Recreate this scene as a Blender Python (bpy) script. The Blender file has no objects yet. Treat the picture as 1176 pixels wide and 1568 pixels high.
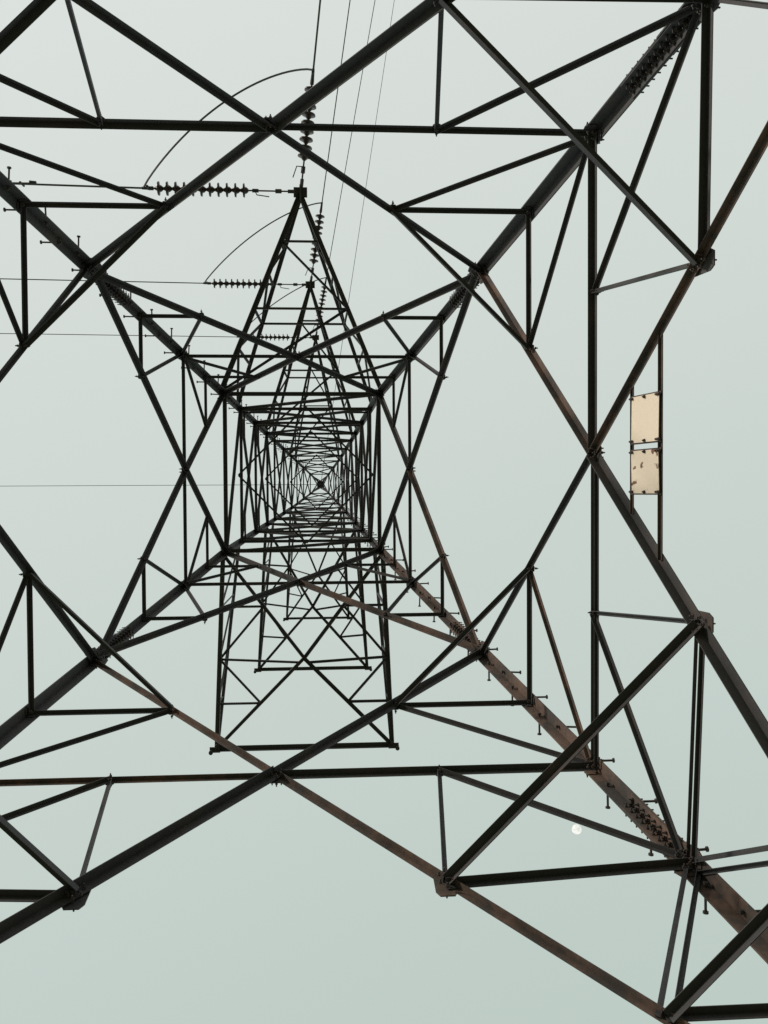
import bpy, bmesh, math, random
from mathutils import Vector, Matrix
random.seed(7)
V = Vector
CAMX, CAMY, CAMH = 0.466, 0.309, 1.6      # camera position, tower axis is the origin

# ------------------------------------------------------------------ materials
def new_mat(name):
    m = bpy.data.materials.new(name); m.use_nodes = True
    nt = m.node_tree
    return m, nt, nt.nodes['Principled BSDF']

def steel(name, base, dark, rust, rust_lo, rust_hi, rough=0.62, metallic=0.1, scale=1.6):
    m, nt, b = new_mat(name)
    N, L = nt.nodes, nt.links
    tc = N.new('ShaderNodeTexCoord')
    n1 = N.new('ShaderNodeTexNoise'); n1.inputs['Scale'].default_value = scale; n1.inputs['Detail'].default_value = 9; n1.inputs['Roughness'].default_value = .65
    n2 = N.new('ShaderNodeTexNoise'); n2.inputs['Scale'].default_value = 22; n2.inputs['Detail'].default_value = 6
    L.new(tc.outputs['Object'], n1.inputs['Vector']); L.new(tc.outputs['Object'], n2.inputs['Vector'])
    mx = N.new('ShaderNodeMixRGB'); mx.inputs['Color1'].default_value = (*base, 1); mx.inputs['Color2'].default_value = (*dark, 1)
    L.new(n2.outputs['Fac'], mx.inputs['Fac'])
    ad = N.new('ShaderNodeMath'); ad.operation = 'MULTIPLY_ADD'; ad.inputs[1].default_value = .35
    L.new(n2.outputs['Fac'], ad.inputs[0]); L.new(n1.outputs['Fac'], ad.inputs[2])
    mr = N.new('ShaderNodeMapRange'); mr.inputs['From Min'].default_value = rust_lo; mr.inputs['From Max'].default_value = rust_hi
    L.new(ad.outputs[0], mr.inputs['Value'])
    m2 = N.new('ShaderNodeMixRGB'); m2.inputs['Color2'].default_value = (*rust, 1)
    L.new(mr.outputs[0], m2.inputs['Fac']); L.new(mx.outputs[0], m2.inputs['Color1'])
    L.new(m2.outputs[0], b.inputs['Base Color'])
    b.inputs['Roughness'].default_value = rough; b.inputs['Metallic'].default_value = metallic
    bp = N.new('ShaderNodeBump'); bp.inputs['Strength'].default_value = .25; bp.inputs['Distance'].default_value = .004
    L.new(n2.outputs['Fac'], bp.inputs['Height']); L.new(bp.outputs[0], b.inputs['Normal'])
    return m
M_STEEL = steel('weathered_steel', (.064,.064,.067), (.032,.033,.036), (.092,.070,.058), .72, .95, rough=.7)
M_RUST  = steel('rusty_steel', (.070,.060,.055), (.036,.032,.030), (.150,.096,.072), .58, .82, rough=.8, metallic=.0, scale=3)
M_BOLT  = steel('bolt_steel', (.06,.055,.052), (.035,.03,.03), (.10,.065,.05), .6, .9)
def simple(name, col, rough=.6, metallic=0):
    m, nt, b = new_mat(name)
    n = nt.nodes.new('ShaderNodeTexNoise'); n.inputs['Scale'].default_value = 12; n.inputs['Detail'].default_value = 5
    tc = nt.nodes.new('ShaderNodeTexCoord'); nt.links.new(tc.outputs['Object'], n.inputs['Vector'])
    mx = nt.nodes.new('ShaderNodeMixRGB'); mx.inputs[1].default_value = (*[c*.75 for c in col],1); mx.inputs[2].default_value = (*[c*1.2 for c in col],1)
    nt.links.new(n.outputs['Fac'], mx.inputs[0]); nt.links.new(mx.outputs[0], b.inputs['Base Color'])
    b.inputs['Roughness'].default_value = rough; b.inputs['Metallic'].default_value = metallic
    return m
M_PORC = simple('insulator_porcelain', (.045,.03,.026), .3)
M_WIRE = simple('conductor_aluminium', (.09,.09,.09), .5, .3)
M_CONC = simple('concrete', (.3,.29,.27), .9)

# ------------------------------------------------------------------ mesh builder
class Part:
    def __init__(s, name, mat): s.name, s.mat, s.v, s.f = name, mat, [], []
    def prism(s, p0, p1, e1, e2, prof):
        n = len(prof); b = len(s.v)
        for p in (p0, p1):
            for (a, c) in prof: s.v.append(p + e1*a + e2*c)
        for i in range(n):
            j = (i+1) % n; s.f.append((b+i, b+j, b+n+j, b+n+i))
        s.f.append(tuple(b+i for i in reversed(range(n)))); s.f.append(tuple(b+n+i for i in range(n)))
    def box(s, c, ax, ay, az):
        s.prism(c-az, c+az, ax, ay, [(-1,-1),(1,-1),(1,1),(-1,1)])
    def tube(s, pts, r, n=6):
        pts = [V(p) for p in pts]; b = len(s.v); up = V((.13,.21,.97))
        rr = r if isinstance(r, (list, tuple)) else [r]*len(pts)
        for i, p in enumerate(pts):
            d = (pts[min(i+1, len(pts)-1)] - pts[max(i-1, 0)]).normalized()
            a = d.cross(up)
            if a.length < .05: a = d.cross(V((1,0,0)))
            a.normalize(); c = d.cross(a)
            for k in range(n):
                t = 2*math.pi*k/n; s.v.append(p + (a*math.cos(t) + c*math.sin(t))*rr[i])
        for i in range(len(pts)-1):
            for k in range(n):
                l = (k+1) % n; s.f.append((b+i*n+k, b+i*n+l, b+(i+1)*n+l, b+(i+1)*n+k))
        s.f.append(tuple(b+k for k in reversed(range(n)))); s.f.append(tuple(b+(len(pts)-1)*n+k for k in range(n)))
    def make(s, parent=None, smooth=False):
        me = bpy.data.meshes.new(s.name); me.from_pydata([tuple(x) for x in s.v], [], s.f); me.materials.append(s.mat)
        bm = bmesh.new(); bm.from_mesh(me); bmesh.ops.recalc_face_normals(bm, faces=bm.faces); bm.to_mesh(me); bm.free()
        if smooth: me.shade_smooth()
        o = bpy.data.objects.new(s.name, me); bpy.context.collection.objects.link(o)
        if parent: o.parent = parent
        return o

def empty(name):
    o = bpy.data.objects.new(name, None); bpy.context.collection.objects.link(o); return o

slot = [0]
def angle(part, p0, p1, a, t, n1, n2, centre=True, inset=None, leg2=None):
    """steel angle (L section): first flange along n1 (in the face), second along n2 (inward)"""
    p0, p1 = V(p0), V(p1); d = (p1-p0).normalized()
    e2 = (n2 - d*n2.dot(d)).normalized(); e1 = d.cross(e2)
    if n1 is not None and e1.dot(n1) < 0: e1 = -e1
    slot[0] = (slot[0]+1) % 9
    if inset is None: inset = .016 + slot[0]*.0021
    h = leg2 or a
    o = e2*inset - (e1*a*.5 if centre else V((0,0,0)))
    part.prism(p0+o, p1+o, e1, e2, [(0,0),(a,0),(a,t),(t,t),(t,h),(0,h)])

def bolt(part, p, n, h0=.0, h1=.03, r=.012):
    p, n = V(p), V(n).normalized()
    a = n.cross(V((.3,.5,.8))).normalized(); b = n.cross(a)
    hexa = [(math.cos(k*math.pi/3)*r, math.sin(k*math.pi/3)*r) for k in range(6)]
    part.prism(p+n*h0, p+n*(h0+.012), a, b, hexa)
    part.prism(p+n*(h0+.012), p+n*h1, a, b, [(x*.5, y*.5) for x, y in hexa])

# ------------------------------------------------------------------ tower geometry (z relative to eye height)
Z3, Z2, ZN, ZQ, ZA, ZC, ZS, ZM, ZT = 14., 9.535, 8.243, 6.995, 5.688, 12.262, 5.594, 10.842, 4.40
def interp(z, tab):
    for (a, u), (b, w) in zip(tab, tab[1:]):
        if z <= b: return u + (w-u)*(z-a)/(b-a)
    return tab[-1][1]
UP = [(14, 0.), (20.5, .20), (27.6, .45), (33, .78), (38, 1.20)]
def hx(z): return 4.0925-.1990*z if z <= 14 else 1.3065-interp(z, UP)
def hy(z): return 4.0400-.1936*z if z <= 14 else 1.3296-interp(z, UP)
def W(x, y, z): return V((x, y, z+CAMH))
FACES = [('x', 1), ('x', -1), ('y', 1), ('y', -1)]
def FP(f, u, z):
    return W(f[1]*hx(z), u, z) if f[0] == 'x' else W(u, f[1]*hy(z), z)
def half(f, z): return hy(z) if f[0] == 'x' else hx(z)
def inward(f):
    return V((-f[1], 0, -.19)).normalized() if f[0] == 'x' else V((0, -f[1], -.19)).normalized()
ZB = (ZQ*2.194/(Z2-ZQ) - 4.04) / (2.194/(Z2-ZQ) - .1936)

pylon = empty('electricity_pylon')
legs = Part('legs', M_STEEL); legs_r = Part('rusty_leg', M_RUST)
br = Part('bracing', M_STEEL); br_r = Part('rusty_bracing', M_RUST)
plates = Part('gusset_plates', M_STEEL); plates_r = Part('rusty_gusset_plates', M_RUST)
bolts = Part('bolts', M_BOLT); steps = Part('step_bolts', M_BOLT)
arms = Part('crossarms', M_STEEL)

def corner(sx, sy, z): return W(sx*hx(z), sy*hy(z), z)
levels = [(-1.75, 5.95, .125, .014), (5.95, 10.1, .118, .013), (10.1, 14, .100, .012), (14, 20.5, .095, .010), (20.5, 27.6, .080, .009), (27.6, 33, .066, .008), (33, 38, .055, .007)]
for sx in (-1, 1):
    for sy in (-1, 1):
        for (a, b, w, t) in levels:
            P = legs_r if (sx > 0 and sy > 0 and b < 15) else legs
            P.prism(corner(sx, sy, a), corner(sx, sy, b), V((-sx,0,0)), V((0,-sy,0)), [(0,0),(w,0),(w,t),(t,t),(t,w),(0,w)])

# splices on legs : cover angles + bolt rows
for sx in (-1, 1):
    for sy in (-1, 1):
        rp = plates_r if (sx > 0 and sy > 0) else plates
        for zc, hl, w in ((6.08, .36, .10), (10.1, .33, .088), (14.35, .3, .065)):
            a, b = corner(sx, sy, zc-hl), corner(sx, sy, zc+hl)
            for off in (V((-sx*.016, -sy*.016, 0)), V((sx*.010, sy*.010, 0))):
                rp.prism(a+off, b+off, V((-sx,0,0)), V((0,-sy,0)), [(0,0),(w,0),(w,.009),(.009,.009),(.009,w),(0,w)])
            n = 10 if zc < 12 else 6
            for i in range(n):
                z = zc - hl*.92 + 2*hl*.92*i/(n-1)
                c = corner(sx, sy, z)
                for q in (.045, .082):
                    if zc > 12: q *= .7
                    bolt(bolts, c+V((-sx*q, sy*.010, 0)), (0, sy, 0), 0, .04)
                    bolt(bolts, c+V((-sx*q, -sy*.026, 0)), (0, -sy, 0), 0, .035)
                    bolt(bolts, c+V((sx*.010, -sy*q, 0)), (sx, 0, 0), 0, .04)
                    bolt(bolts, c+V((-sx*.026, -sy*q, 0)), (-sx, 0, 0), 0, .035)

def gusset(f, u, z, su, sz, rusty=False, nb=4, off=.012):
    """plate lying in a tower face with bolt heads"""
    c = FP(f, u, z); n = inward(f)
    eu = V((0,1,0)) if f[0] == 'x' else V((1,0,0))
    ez = n.cross(eu).normalized()
    P = plates_r if rusty else plates
    ch = .35
    prof = [(-su,-sz*(1-ch)),(-su*(1-ch),-sz),(su*(1-ch),-sz),(su,-sz*(1-ch)),(su,sz*(1-ch)),(su*(1-ch),sz),(-su*(1-ch),sz),(-su,sz*(1-ch))]
    P.prism(c+n*off, c+n*(off+.009), eu, ez, prof)
    for i in range(nb):
        a = 2*math.pi*(i+.5)/nb
        q = c + eu*(su*.62*math.cos(a)) + ez*(sz*.62*math.sin(a))
        bolt(bolts, q+n*(off+.04), n, 0, .03); bolt(bolts, q-n*.004, -n, 0, .03)

def mem(f, u0, z0, u1, z1, a=.05, rusty=False, part=None, dbl=False, inset=None, leg2=None):
    P = part or (br_r if rusty else br)
    p0, p1, n = FP(f, u0, z0), FP(f, u1, z1), inward(f)
    d = (p1-p0).normalized(); e = d.cross(n).normalized()
    if dbl:
        for s in (1, -1):
            angle(P, p0+e*s*.042, p1+e*s*.042, a, .005, e*s, n, leg2=leg2)
    else:
        angle(P, p0, p1, a, max(.005, a*.09), e if e.z < 0 else -e, n, inset=inset, leg2=leg2)

def x2(f, z):
    return half(f, Z2)*abs(z-ZQ)/(Z2-ZQ)
HEAVY = {('y',-1): 1, ('x',1): 1, ('y',1): -1, ('x',-1): -1}      # which diagonal is the compression member
for f in FACES:
    right, bottom = f == ('x', 1), f == ('y', 1)
    rb = right or bottom
    for s in (1, -1):
        hv = HEAVY[f] == s
        off = .018 if s > 0 else .034
        uu = lambda z: s*x2(f, z) if z < ZQ else -s*x2(f, z)
        mem(f, uu(ZB), ZB, uu(ZQ), ZQ, .080 if hv else .052, rusty=(rb and not hv), inset=off)
        mem(f, uu(ZQ), ZQ, uu(Z2), Z2, .066 if hv else .046, rusty=(right and s > 0) or (bottom and s > 0), inset=off)
        hq = half(f, ZQ)
        thick_half = {('y',-1): -1, ('x',1): -1, ('y',1): 1, ('x',-1): 1}[f] == s
        if thick_half: mem(f, s*.03, ZQ, s*(hq-.03), ZQ, .056)
        elif right:    mem(f, s*.03, ZQ, s*(hq-.03), ZQ, .030, dbl=True, leg2=.03)
        else:          mem(f, s*.03, ZQ, s*(hq-.03), ZQ, .040, rusty=bottom)
        mN = x2(f, ZN); hN = half(f, ZN)
        mem(f, s*mN, ZN, s*(hN-.03), ZN, .040)
        mem(f, s*mN, ZN, s*(hq-.03), ZQ+.02, .038, rusty=(right and s > 0))
        za = ZA - .16 if (f == ('y',-1) or (f[0] == 'x' and s < 0)) else ZA      # this side of the tower is stepped slightly lower
        R = s*hq*.5; mS = x2(f, ZS); hA = half(f, za)
        mem(f, s*mS, ZS, R, ZQ, .036)
        mem(f, R, ZQ, s*(hA-.04), za+.05, .040)
        if right and s > 0: mem(f, s*mS, ZS, s*(hA-.04), za, .030, dbl=True, leg2=.028)
        else: mem(f, s*mS, ZS-.05, s*(hA-.04), za-.02, .054)
        mT = x2(f, ZT)
        mem(f, s*(hA-.04), za-.06, s*mT, ZT, .034, dbl=True, leg2=.03)
        mem(f, s*mT, ZT, s*(half(f, ZT)-.03), ZT, .05)
        gusset(f, s*mS, ZS, .075, .13, rusty=rb and s > 0, nb=6)
        gusset(f, s*mN, ZN, .032, .045, nb=2)
        gusset(f, s*(half(f, Z2)-.09), Z2-.02, .08, .10, rusty=(rb and s > 0), nb=5)
        gusset(f, s*(hq-.08), ZQ, .05, .08, rusty=(rb and s > 0), nb=4)
        gusset(f, s*(hA-.09), za, .07, .11, rusty=(rb and s > 0), nb=5)
        gusset(f, s*(hN-.06), ZN, .035, .045, nb=2)
        gusset(f, R, ZQ, .035, .04, nb=2)
        # ---- second panel Z2..Z3
        xs = lambda z: half(f, Z2)*(ZC-z)/(ZC-Z2) if z < ZC else half(f, Z3)*(z-ZC)/(Z3-ZC)
        off = .018 if s > 0 else .032
        mem(f, s*half(f, Z2), Z2, 0, ZC, .064, rusty=(rb and s > 0), inset=off)
        mem(f, 0, ZC, -s*half(f, Z3), Z3, .064, inset=off)
        mem(f, s*.02, ZC, s*half(f, ZC), ZC, .038)
        mem(f, s*xs(ZM), ZM, s*half(f, ZM), ZM, .038)
        mem(f, s*xs(ZM), ZM, s*half(f, ZC), ZC, .038)
        zU = 13.15
        mem(f, s*xs(zU), zU, s*half(f, zU), zU, .034)
        mem(f, s*xs(zU), zU, s*half(f, ZC), ZC, .034)
        gusset(f, s*xs(ZM), ZM, .03, .04, nb=2)
        gusset(f, s*(half(f, ZC)-.06), ZC, .05, .06, nb=4)
        gusset(f, s*(half(f, Z3)-.08), Z3, .07, .10, nb=5)
    gusset(f, 0, ZQ, .07, .08, rusty=right, nb=6)
    gusset(f, 0, ZC, .05, .055, nb=4)
    mem(f, -half(f, Z3), Z3, half(f, Z3), Z3, .055)
    mem(f, -half(f, ZB), ZB, half(f, ZB), ZB, .08)

down = V((0, 0, -1))
def plan(p0, p1, a, P=None):
    d = (V(p1)-V(p0)).normalized()
    angle(P or br, p0, p1, a, max(.005, a*.09), d.cross(down), down, inset=random.uniform(-.01, .01))
for z, a in ((ZN, .048), (ZS, .060), (ZT, .055)):
    for sx in (-1, 1):
        for sy in (-1, 1):
            fx, fy = ('x', sx), ('y', sy)
            p, q = FP(fx, sy*x2(fx, z), z), FP(fy, sx*x2(fy, z), z)
            plan(p+inward(fx)*.06, q+inward(fy)*.06, a)

# ---- upper body: X panels, single diagonals in the short panels behind the crossarms
zl = [14, 15.9, 18.2, 20.5, 22.3, 24.9, 27.6, 29.3, 31.7, 34.4, 38]
short = (14, 20.5, 27.6)
for i, (a, b) in enumerate(zip(zl, zl[1:])):
    sz = .054 if a < 20 else .050 if a < 27 else .040
    for k, f in enumerate(FACES):
        ss = (1, -1) if a not in short else ((1,) if (i+k) % 2 else (-1,))
        for s in ss:
            mem(f, s*half(f, a), a, -s*half(f, b), b, sz, leg2=sz*.8)
        if a in (15.9, 18.2):
            zc = a+(b-a)*half(f, a)/(half(f, a)+half(f, b))
            for s in (1, -1):
                mem(f, s*half(f, a)*.5, (a+zc)/2, s*half(f, (a+zc)/2), (a+zc)/2, .03)
        if b < 37: mem(f, -half(f, b), b, half(f, b), b, sz, leg2=sz*.8)
for z in (15.9, 20.5, 27.6):
    m = [W(hx(z), 0, z), W(0, hy(z), z), W(-hx(z), 0, z), W(0, -hy(z), z)]
    for i in range(4): plan(m[i], m[(i+1) % 4], .032)
arms.box(W(0, 0, 38.05), V((.16,0,0)), V((0,.16,0)), V((0,0,.03)))

# ---- crossarms
def amem(p0, p1, a):
    p0, p1 = V(p0), V(p1); d = (p1-p0).normalized(); r = d.cross(down)
    if r.length < .1: r = V((1,0,0)); n2 = V((0,1,0))
    else: n2 = down
    angle(arms, p0, p1, a, max(.005, a*.1), r, n2, inset=random.uniform(-.006, .006))
tips = []
for lev, (z, L, Lr, we) in enumerate(((14., 4.55, 4.52, 1.44), (20.5, 4.62, 4.58, 1.30), (27.6, 4.64, 4.42, 1.00))):
    zt = {0: 15.9, 1: 22.3, 2: 29.3}[lev]
    c = (.076, .072, .066)[lev]; r = (.040, .042, .040)[lev]
    tip = W(0, -L, z+.05); tips.append(W(0, -L, z))
    A = {s: W(s*hx(z), -hy(z), z) for s in (1, -1)}
    B = {s: W(s*hx(zt), -hy(zt), zt) for s in (1, -1)}
    fr = [0, .22, .42, .6, .76, .90]
    for s in (1, -1):
        amem(A[s], tip, c); amem(B[s], tip+V((0,0,.12)), c*.85)
    for i, t in enumerate(fr):
        l = {s: A[s].lerp(tip, t) for s in (1, -1)}; u = {s: B[s].lerp(tip, t) for s in (1, -1)}
        if i in (2, 4): amem(l[1], l[-1], r)
        if i in (2,): amem(u[1], u[-1], r)
        if i in (1, 2, 3, 4):
            for s in (1, -1): amem(l[s], u[s], r*.9)
        if i < 5 :
            t2 = fr[i+1]
            for s in (1, -1):
                a, b = (A[s].lerp(tip, t), B[s].lerp(tip, t2)) if i % 2 else (B[s].lerp(tip, t), A[s].lerp(tip, t2))
                amem(a, b, r*.9)
            if i in (0, 2):
                s = 1 if i % 4 else -1
                amem(A[s].lerp(tip, t), A[-s].lerp(tip, fr[i+2]), r)
    arms.box(tip+V((0,-.02,-.02)), V((.11,0,0)), V((0,.08,0)), V((0,0,.012)))
    arms.box(tip+V((0,-.0,-.06)), V((.012,0,0)), V((0,.11,0)), V((0,0,.07)))
    for s in (1, -1):
        bolt(bolts, tip+V((s*.08,-.04,-.035)), (0,0,-1)); bolt(bolts, tip+V((s*.08,.04,-.035)), (0,0,-1))
    # rectangular arm on the other side
    C = {s: W(s*hx(z), hy(z), z) for s in (1, -1)}
    D = {s: W(s*hx(zt), hy(zt), zt) for s in (1, -1)}
    E = {s: W(s*we, Lr, z) for s in (1, -1)}
    M = W(0, 1.33+(Lr-1.33)*.54, z)
    for s in (1, -1):
        amem(C[s], E[s], c); amem(D[s], E[s]+V((0,0,.1)), c*.75)
        for t in (.27, .54, .77):
            amem(C[s].lerp(E[s], t), D[s].lerp(E[s], t), r*.8)
        amem(D[s], C[s].lerp(E[s], .27), r*.8); amem(D[s].lerp(E[s], .27), C[s].lerp(E[s], .54), r*.8); amem(D[s].lerp(E[s], .54), C[s].lerp(E[s], .77), r*.8)
        amem(E[s], M, r*1.45); amem(C[s], M, r*1.45)
        amem(C[s].lerp(E[s], .54), E[s].lerp(M, .95), r)
        amem(C[s].lerp(E[s], .77), E[s].lerp(M, .5), r)
        amem(C[s].lerp(E[s], .54), E[s].lerp(M, .5), r)
        amem(C[s].lerp(E[s], .27), C[s].lerp(M, .5), r)
        amem(C[s].lerp(E[s], .54), C[s].lerp(M, .5), r)
        arms.box(E[s]+V((s*.03, .02, -.02)), V((.085,.0,0)), V((0,.045,0)), V((0,0,.01)))
        arms.tube([E[s]+V((s*.09,.05,-.09)), E[s]+V((s*.09,.05,.05))], .036, 8)
        arms.tube([E[s]+V((-s*.0,-.05,-.07)), E[s]+V((-s*.0,-.05,.05))], .028, 8)
    amem(E[1], E[-1], c)

# ---- step bolts on two opposite legs
for sg in (1, -1):
    z = -0.2
    k = 0
    while z < 33:
        c = corner(sg, sg, z)
        if k % 2 == 0: d, o = V((0, sg, 0)), V((-sg*.06, 0, 0))
        else:          d, o = V((sg, 0, 0)), V((0, -sg*.06, 0))
        if z > 14: o *= .6
        p = c + o
        d = (d + V((random.uniform(-.05,.05), random.uniform(-.05,.05), random.uniform(-.06,.03)))).normalized()
        steps.tube([p - d*.045, p + d*.150], .0095, 6)
        steps.tube([p + d*.150, p + d*.164], .020, 8)
        steps.tube([p - d*.045, p - d*.028], .018, 6)
        z += .315; k += 1

for P in (legs, legs_r, br, br_r, plates, plates_r, bolts, steps, arms): P.make(pylon)

# ------------------------------------------------------------------ sign plates on one face
f = ('x', 1)
hold = Part('sign_support_bars', M_RUST)
mem(f, -x2(f, 6.42), 6.42, x2(f, 6.42), 6.42, .026, part=hold, leg2=.02)
mem(f, -x2(f, 6.04), 6.04, x2(f, 6.04), 6.04, .032, part=hold, leg2=.024)
hold.make(pylon)
def sign_material(name, thr):
    m, nt, b = new_mat(name); N, L = nt.nodes, nt.links
    tc = N.new('ShaderNodeTexCoord')
    n = N.new('ShaderNodeTexNoise'); n.inputs['Scale'].default_value = 9; n.inputs['Detail'].default_value = 4
    n2 = N.new('ShaderNodeTexNoise'); n2.inputs['Scale'].default_value = 45; n2.inputs['Detail'].default_value = 6
    L.new(tc.outputs['Object'], n.inputs['Vector']); L.new(tc.outputs['Object'], n2.inputs['Vector'])
    mr = N.new('ShaderNodeMapRange'); mr.inputs['From Min'].default_value = thr; mr.inputs['From Max'].default_value = thr+.03
    L.new(n.outputs['Fac'], mr.inputs['Value'])
    a = N.new('ShaderNodeMixRGB'); a.inputs[1].default_value = (.80,.67,.52,1); a.inputs[2].default_value = (.90,.80,.66,1)
    L.new(n2.outputs['Fac'], a.inputs[0])
    c = N.new('ShaderNodeMixRGB'); c.inputs[2].default_value = (.18,.08,.04,1)
    L.new(a.outputs[0], c.inputs[1]); L.new(mr.outputs[0], c.inputs[0]); L.new(c.outputs[0], b.inputs['Base Color'])
    b.inputs['Roughness'].default_value = .6
    return m
for i, (y0, y1, thr) in enumerate(((-.394, -.045, .70), (.015, .338, .60))):
    par = empty('pylon_sign_plate')
    pl = Part('plate', sign_material('enamel_plate_%d' % i, thr)); bl = Part('plate_bolts', M_BOLT); st = Part('backing_strips', M_RUST)
    n = inward(f)
    a, b = W(hx(6.40), 0, 6.40), W(hx(6.04), 0, 6.04)
    c = (a+b)/2 + V((0, (y0+y1)/2, 0)) + n*.052
    ez = (b-a)/2; eu = V((0, (y1-y0)/2, 0))
    eu2 = (eu + ez*(.03 if i else -.02))
    pl.box(c, eu2, ez, n*.002)
    for su in (-1, 1):
        st.box(c + eu*(su*1.01) - n*.012, V((0, .009, 0)), ez*1.10, n*.006)
        for sz in (-1, 0, 1):
            bolt(bl, c + eu*su*.93 + ez*sz*.90 + n*.002, n, 0, .022, .011)
            bolt(bl, c + eu*su*.93 + ez*sz*1.03 - n*.002, n, 0, .022, .013)
    pl.make(par); bl.make(par); st.make(par)

# ------------------------------------------------------------------ insulators, conductors
def string(tip, d, n=11, pitch=.135, link=.72, R=.112, tail=.3):
    par = empty('insulator_string')
    d = V(d).normalized(); hw = Part('hardware', M_STEEL); dc = Part('discs', M_PORC)
    hw.tube([tip, tip+d*.12], .03, 8); hw.tube([tip+d*.12, tip+d*link], .014, 6)
    hw.tube([tip+d*.22, tip+d*.32], .035, 8)
    if link > .6: hw.tube([tip+d*(link-.16), tip+d*(link-.06)], .03, 8)
    sd = d.cross(V((0,0,1))).normalized()
    hw.tube([tip+d*(link-.1), tip+d*(link-.14)+V((0,0,-.1))+sd*.1, tip+d*(link-.34)+V((0,0,-.14))+sd*.14], .009, 5)
    p = tip + d*link
    pts, rr = [], []
    for i in range(n):
        q = p + d*pitch*i
        for (o, r) in ((0, .024), (.03, .05), (.055, .055), (.062, R), (.086, R*.94), (.094, .04), (pitch-.002, .022)):
            pts.append(q + d*o); rr.append(r)
    dc.tube(pts, rr, 16)
    e = p + d*pitch*n
    hw.tube([e, e+d*tail], .016, 6); hw.tube([e+d*.03, e+d*.10], .032, 8)
    hw.tube([e+d*(tail-.12), e+d*(tail+.06)], [.03, .022], 8)
    hw.tube([e+d*(tail-.04), e+d*(tail-.04)+V((0,0,-.10))], .022, 6)
    hw.make(par); dc.make(par, True)
    return e + d*(tail+.04)
def wire(a, d, L, sag, r, name='power_line', n=40):
    P = Part(name, M_WIRE); d = V(d).normalized(); pts = []
    for i in range(n+1):
        t = (i/n)**1.6
        pts.append(a + d*L*t + V((0,0,-4*sag*t*(1-t))))
    P.tube(pts, r, 6); P.make()
for i, (tip, a) in enumerate(zip(tips, (.112, .150, .186))):
    dl, du = V((-1, .0, -.02)), V((a, -1, -.02))
    e1 = string(tip + V((-.08, .0, -.06)), dl, n=11, link=.75, tail=.14)
    e2 = string(tip + V((.02, -.08, -.06)), du, n=9, link=.42, pitch=.132, tail=.22)
    wire(e1, (-1, .0, 0), 220, 3.0, (.017, .013, .012)[i]); wire(e2, (a, -1, 0), 220, 3.0, (.017, .013, .012)[i])
    J = Part('jumper_cable', M_WIRE); pts = []
    for k in range(29):
        t = k/28; bend = 4*t*(1-t)
        pts.append(e1.lerp(e2, t) + V((.02*bend, -.12*bend, -.68*bend**.85)))
    J.tube(pts, (.0155, .016, .017)[i], 6); J.make()
D = Part('vibration_damper', M_STEEL)
p = V((-4.35, tips[0].y, tips[0].z-.24))
D.tube([p+V((-.2,0,-.02)), p+V((.2,0,-.02))], .008, 5)
for s in (-1, 1): D.tube([p+V((s*.14,0,-.03)), p+V((s*.24,0,-.03))], [.035,.026], 8)
D.tube([p+V((0,0,-.05)), p+V((0,0,.12))], .018, 6)
D.make()
top = W(0, 0, 38.0)
wire(top, (-1, 0, 0), 220, 2.5, .011, 'earth_wire'); wire(top, (.16, -1, 0), 220, 2.5, .011, 'earth_wire')

# ------------------------------------------------------------------ footings, ground
for sx in (-1, 1):
    for sy in (-1, 1):
        c = corner(sx, sy, -1.6); P = Part('concrete_footing', M_CONC)
        for (h0, h1, w0, w1) in ((-.2, .12, .55, .55), (.12, .45, .38, .28)):
            b = len(P.v)
            for (h, w) in ((h0, w0), (h1, w1)):
                for (a, q) in ((-1,-1),(1,-1),(1,1),(-1,1)): P.v.append(V((c.x+a*w, c.y+q*w, h)))
            P.f += [(b,b+1,b+5,b+4),(b+1,b+2,b+6,b+5),(b+2,b+3,b+7,b+6),(b+3,b,b+4,b+7),(b+3,b+2,b+1,b),(b+4,b+5,b+6,b+7)]
        P.make()
g, nt, b = new_mat('dry_grass_ground'); N, L = nt.nodes, nt.links
tc = N.new('ShaderNodeTexCoord'); n = N.new('ShaderNodeTexNoise'); n.inputs['Scale'].default_value = .8; n.inputs['Detail'].default_value = 12
L.new(tc.outputs['Object'], n.inputs['Vector'])
cr = N.new('ShaderNodeValToRGB'); cr.color_ramp.elements[0].position = .35; cr.color_ramp.elements[0].color = (.10,.12,.06,1)
cr.color_ramp.elements[1].position = .65; cr.color_ramp.elements[1].color = (.26,.22,.16,1)
L.new(n.outputs['Fac'], cr.inputs[0]); L.new(cr.outputs[0], b.inputs['Base Color']); b.inputs['Roughness'].default_value = .95
P = Part('ground', g); P.v = [V((-3000,-3000,0)),V((3000,-3000,0)),V((3000,3000,0)),V((-3000,3000,0))]; P.f = [(0,1,2,3)]
P.make()

# ------------------------------------------------------------------ camera
F = 1300.; zc = V((507.2-588, 752.4-784, F)).normalized()
X = V((1, -.0059, 0)); X = (X - zc*X.dot(zc)).normalized(); Y = zc.cross(X)
right, dwn, fwd = V((X[0],Y[0],zc[0])), V((X[1],Y[1],zc[1])), V((X[2],Y[2],zc[2]))
cam = bpy.data.cameras.new('camera'); co = bpy.data.objects.new('camera', cam); bpy.context.collection.objects.link(co)
R = Matrix((right, -dwn, -fwd)).transposed().to_4x4()
co.matrix_world = Matrix.Translation((CAMX, CAMY, CAMH)) @ R
cam.sensor_fit = 'VERTICAL'; cam.sensor_height = 36; cam.lens = 36*F/1568; cam.clip_end = 9000; cam.clip_start = .05
bpy.context.scene.camera = co

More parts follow.
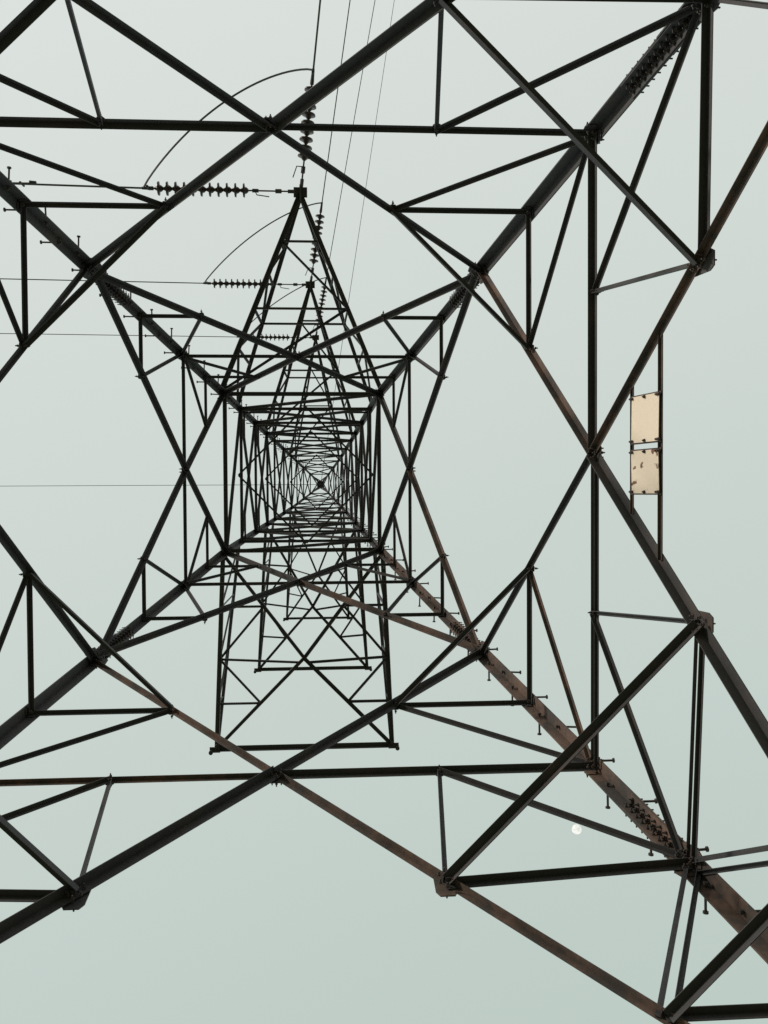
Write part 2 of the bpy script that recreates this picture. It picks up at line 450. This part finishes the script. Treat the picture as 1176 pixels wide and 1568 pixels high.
# ------------------------------------------------------------------ moon
mm = bpy.data.materials.new('moon_surface'); mm.use_nodes = True; nt = mm.node_tree; N, L = nt.nodes, nt.links
b = N['Principled BSDF']; n = N.new('ShaderNodeTexNoise'); n.inputs['Scale'].default_value = .09; n.inputs['Detail'].default_value = 3
tc = N.new('ShaderNodeTexCoord'); L.new(tc.outputs['Object'], n.inputs['Vector'])
cr = N.new('ShaderNodeValToRGB'); cr.color_ramp.elements[0].position = .35; cr.color_ramp.elements[0].color = (.68,.73,.67,1); cr.color_ramp.elements[1].position = .6; cr.color_ramp.elements[1].color = (.95,.95,.88,1)
L.new(n.outputs['Fac'], cr.inputs[0]); L.new(cr.outputs[0], b.inputs['Emission Color']); b.inputs['Emission Strength'].default_value = .94
b.inputs['Base Color'].default_value = (.1,.1,.1,1)
d = (right*(883-588) + dwn*(1270-784) + fwd*F).normalized()
bpy.ops.mesh.primitive_uv_sphere_add(segments=48, ring_count=24, radius=15.5, location=V((CAMX,CAMY,CAMH))+d*3000)
mo = bpy.context.object; mo.name = 'moon'; mo.data.materials.append(mm); mo.data.shade_smooth()

# ------------------------------------------------------------------ light
az = math.atan2(-.55, -1.0)
el = math.radians(14)
ts = V((math.cos(az)*math.cos(el), math.sin(az)*math.cos(el), math.sin(el)))
sun = bpy.data.lights.new('sun', 'SUN'); sun.energy = 2.0; sun.angle = math.radians(3); sun.color = (1, .90, .80)
so = bpy.data.objects.new('sun', sun); bpy.context.collection.objects.link(so)
so.rotation_euler = (-ts).to_track_quat('-Z', 'Y').to_euler(); so.location = (-20, -10, 30)
w = bpy.data.worlds.new('World'); bpy.context.scene.world = w; w.use_nodes = True
nt = w.node_tree; N, L = nt.nodes, nt.links; bg = N['Background']
sky = N.new('ShaderNodeTexSky'); sky.sky_type = 'NISHITA'; sky.sun_disc = False
sky.sun_elevation = el; sky.sun_rotation = math.atan2(ts.x, ts.y); sky.dust_density = 4; sky.air_density = 1
tc = N.new('ShaderNodeTexCoord'); vm = N.new('ShaderNodeVectorMath'); vm.operation = 'DOT_PRODUCT'; vm.inputs[1].default_value = (-.30, -.95, 0)
L.new(tc.outputs['Generated'], vm.inputs[0])
mr = N.new('ShaderNodeMapRange'); mr.inputs['From Min'].default_value = -.6; mr.inputs['From Max'].default_value = .6
L.new(vm.outputs['Value'], mr.inputs['Value'])
hz = N.new('ShaderNodeMixRGB'); hz.inputs[1].default_value = (5.6, 6.55, 6.05, 1); hz.inputs[2].default_value = (7.9, 8.3, 7.95, 1)
L.new(mr.outputs[0], hz.inputs[0])
mx = N.new('ShaderNodeMixRGB'); mx.inputs[0].default_value = .90      # thick even haze over the clear sky
L.new(sky.outputs[0], mx.inputs[1]); L.new(hz.outputs[0], mx.inputs[2]); L.new(mx.outputs[0], bg.inputs['Color'])
bg.inputs['Strength'].default_value = .1
sc = bpy.context.scene
sc.view_settings.view_transform = 'Standard'; sc.view_settings.look = 'None'; sc.view_settings.exposure = 0
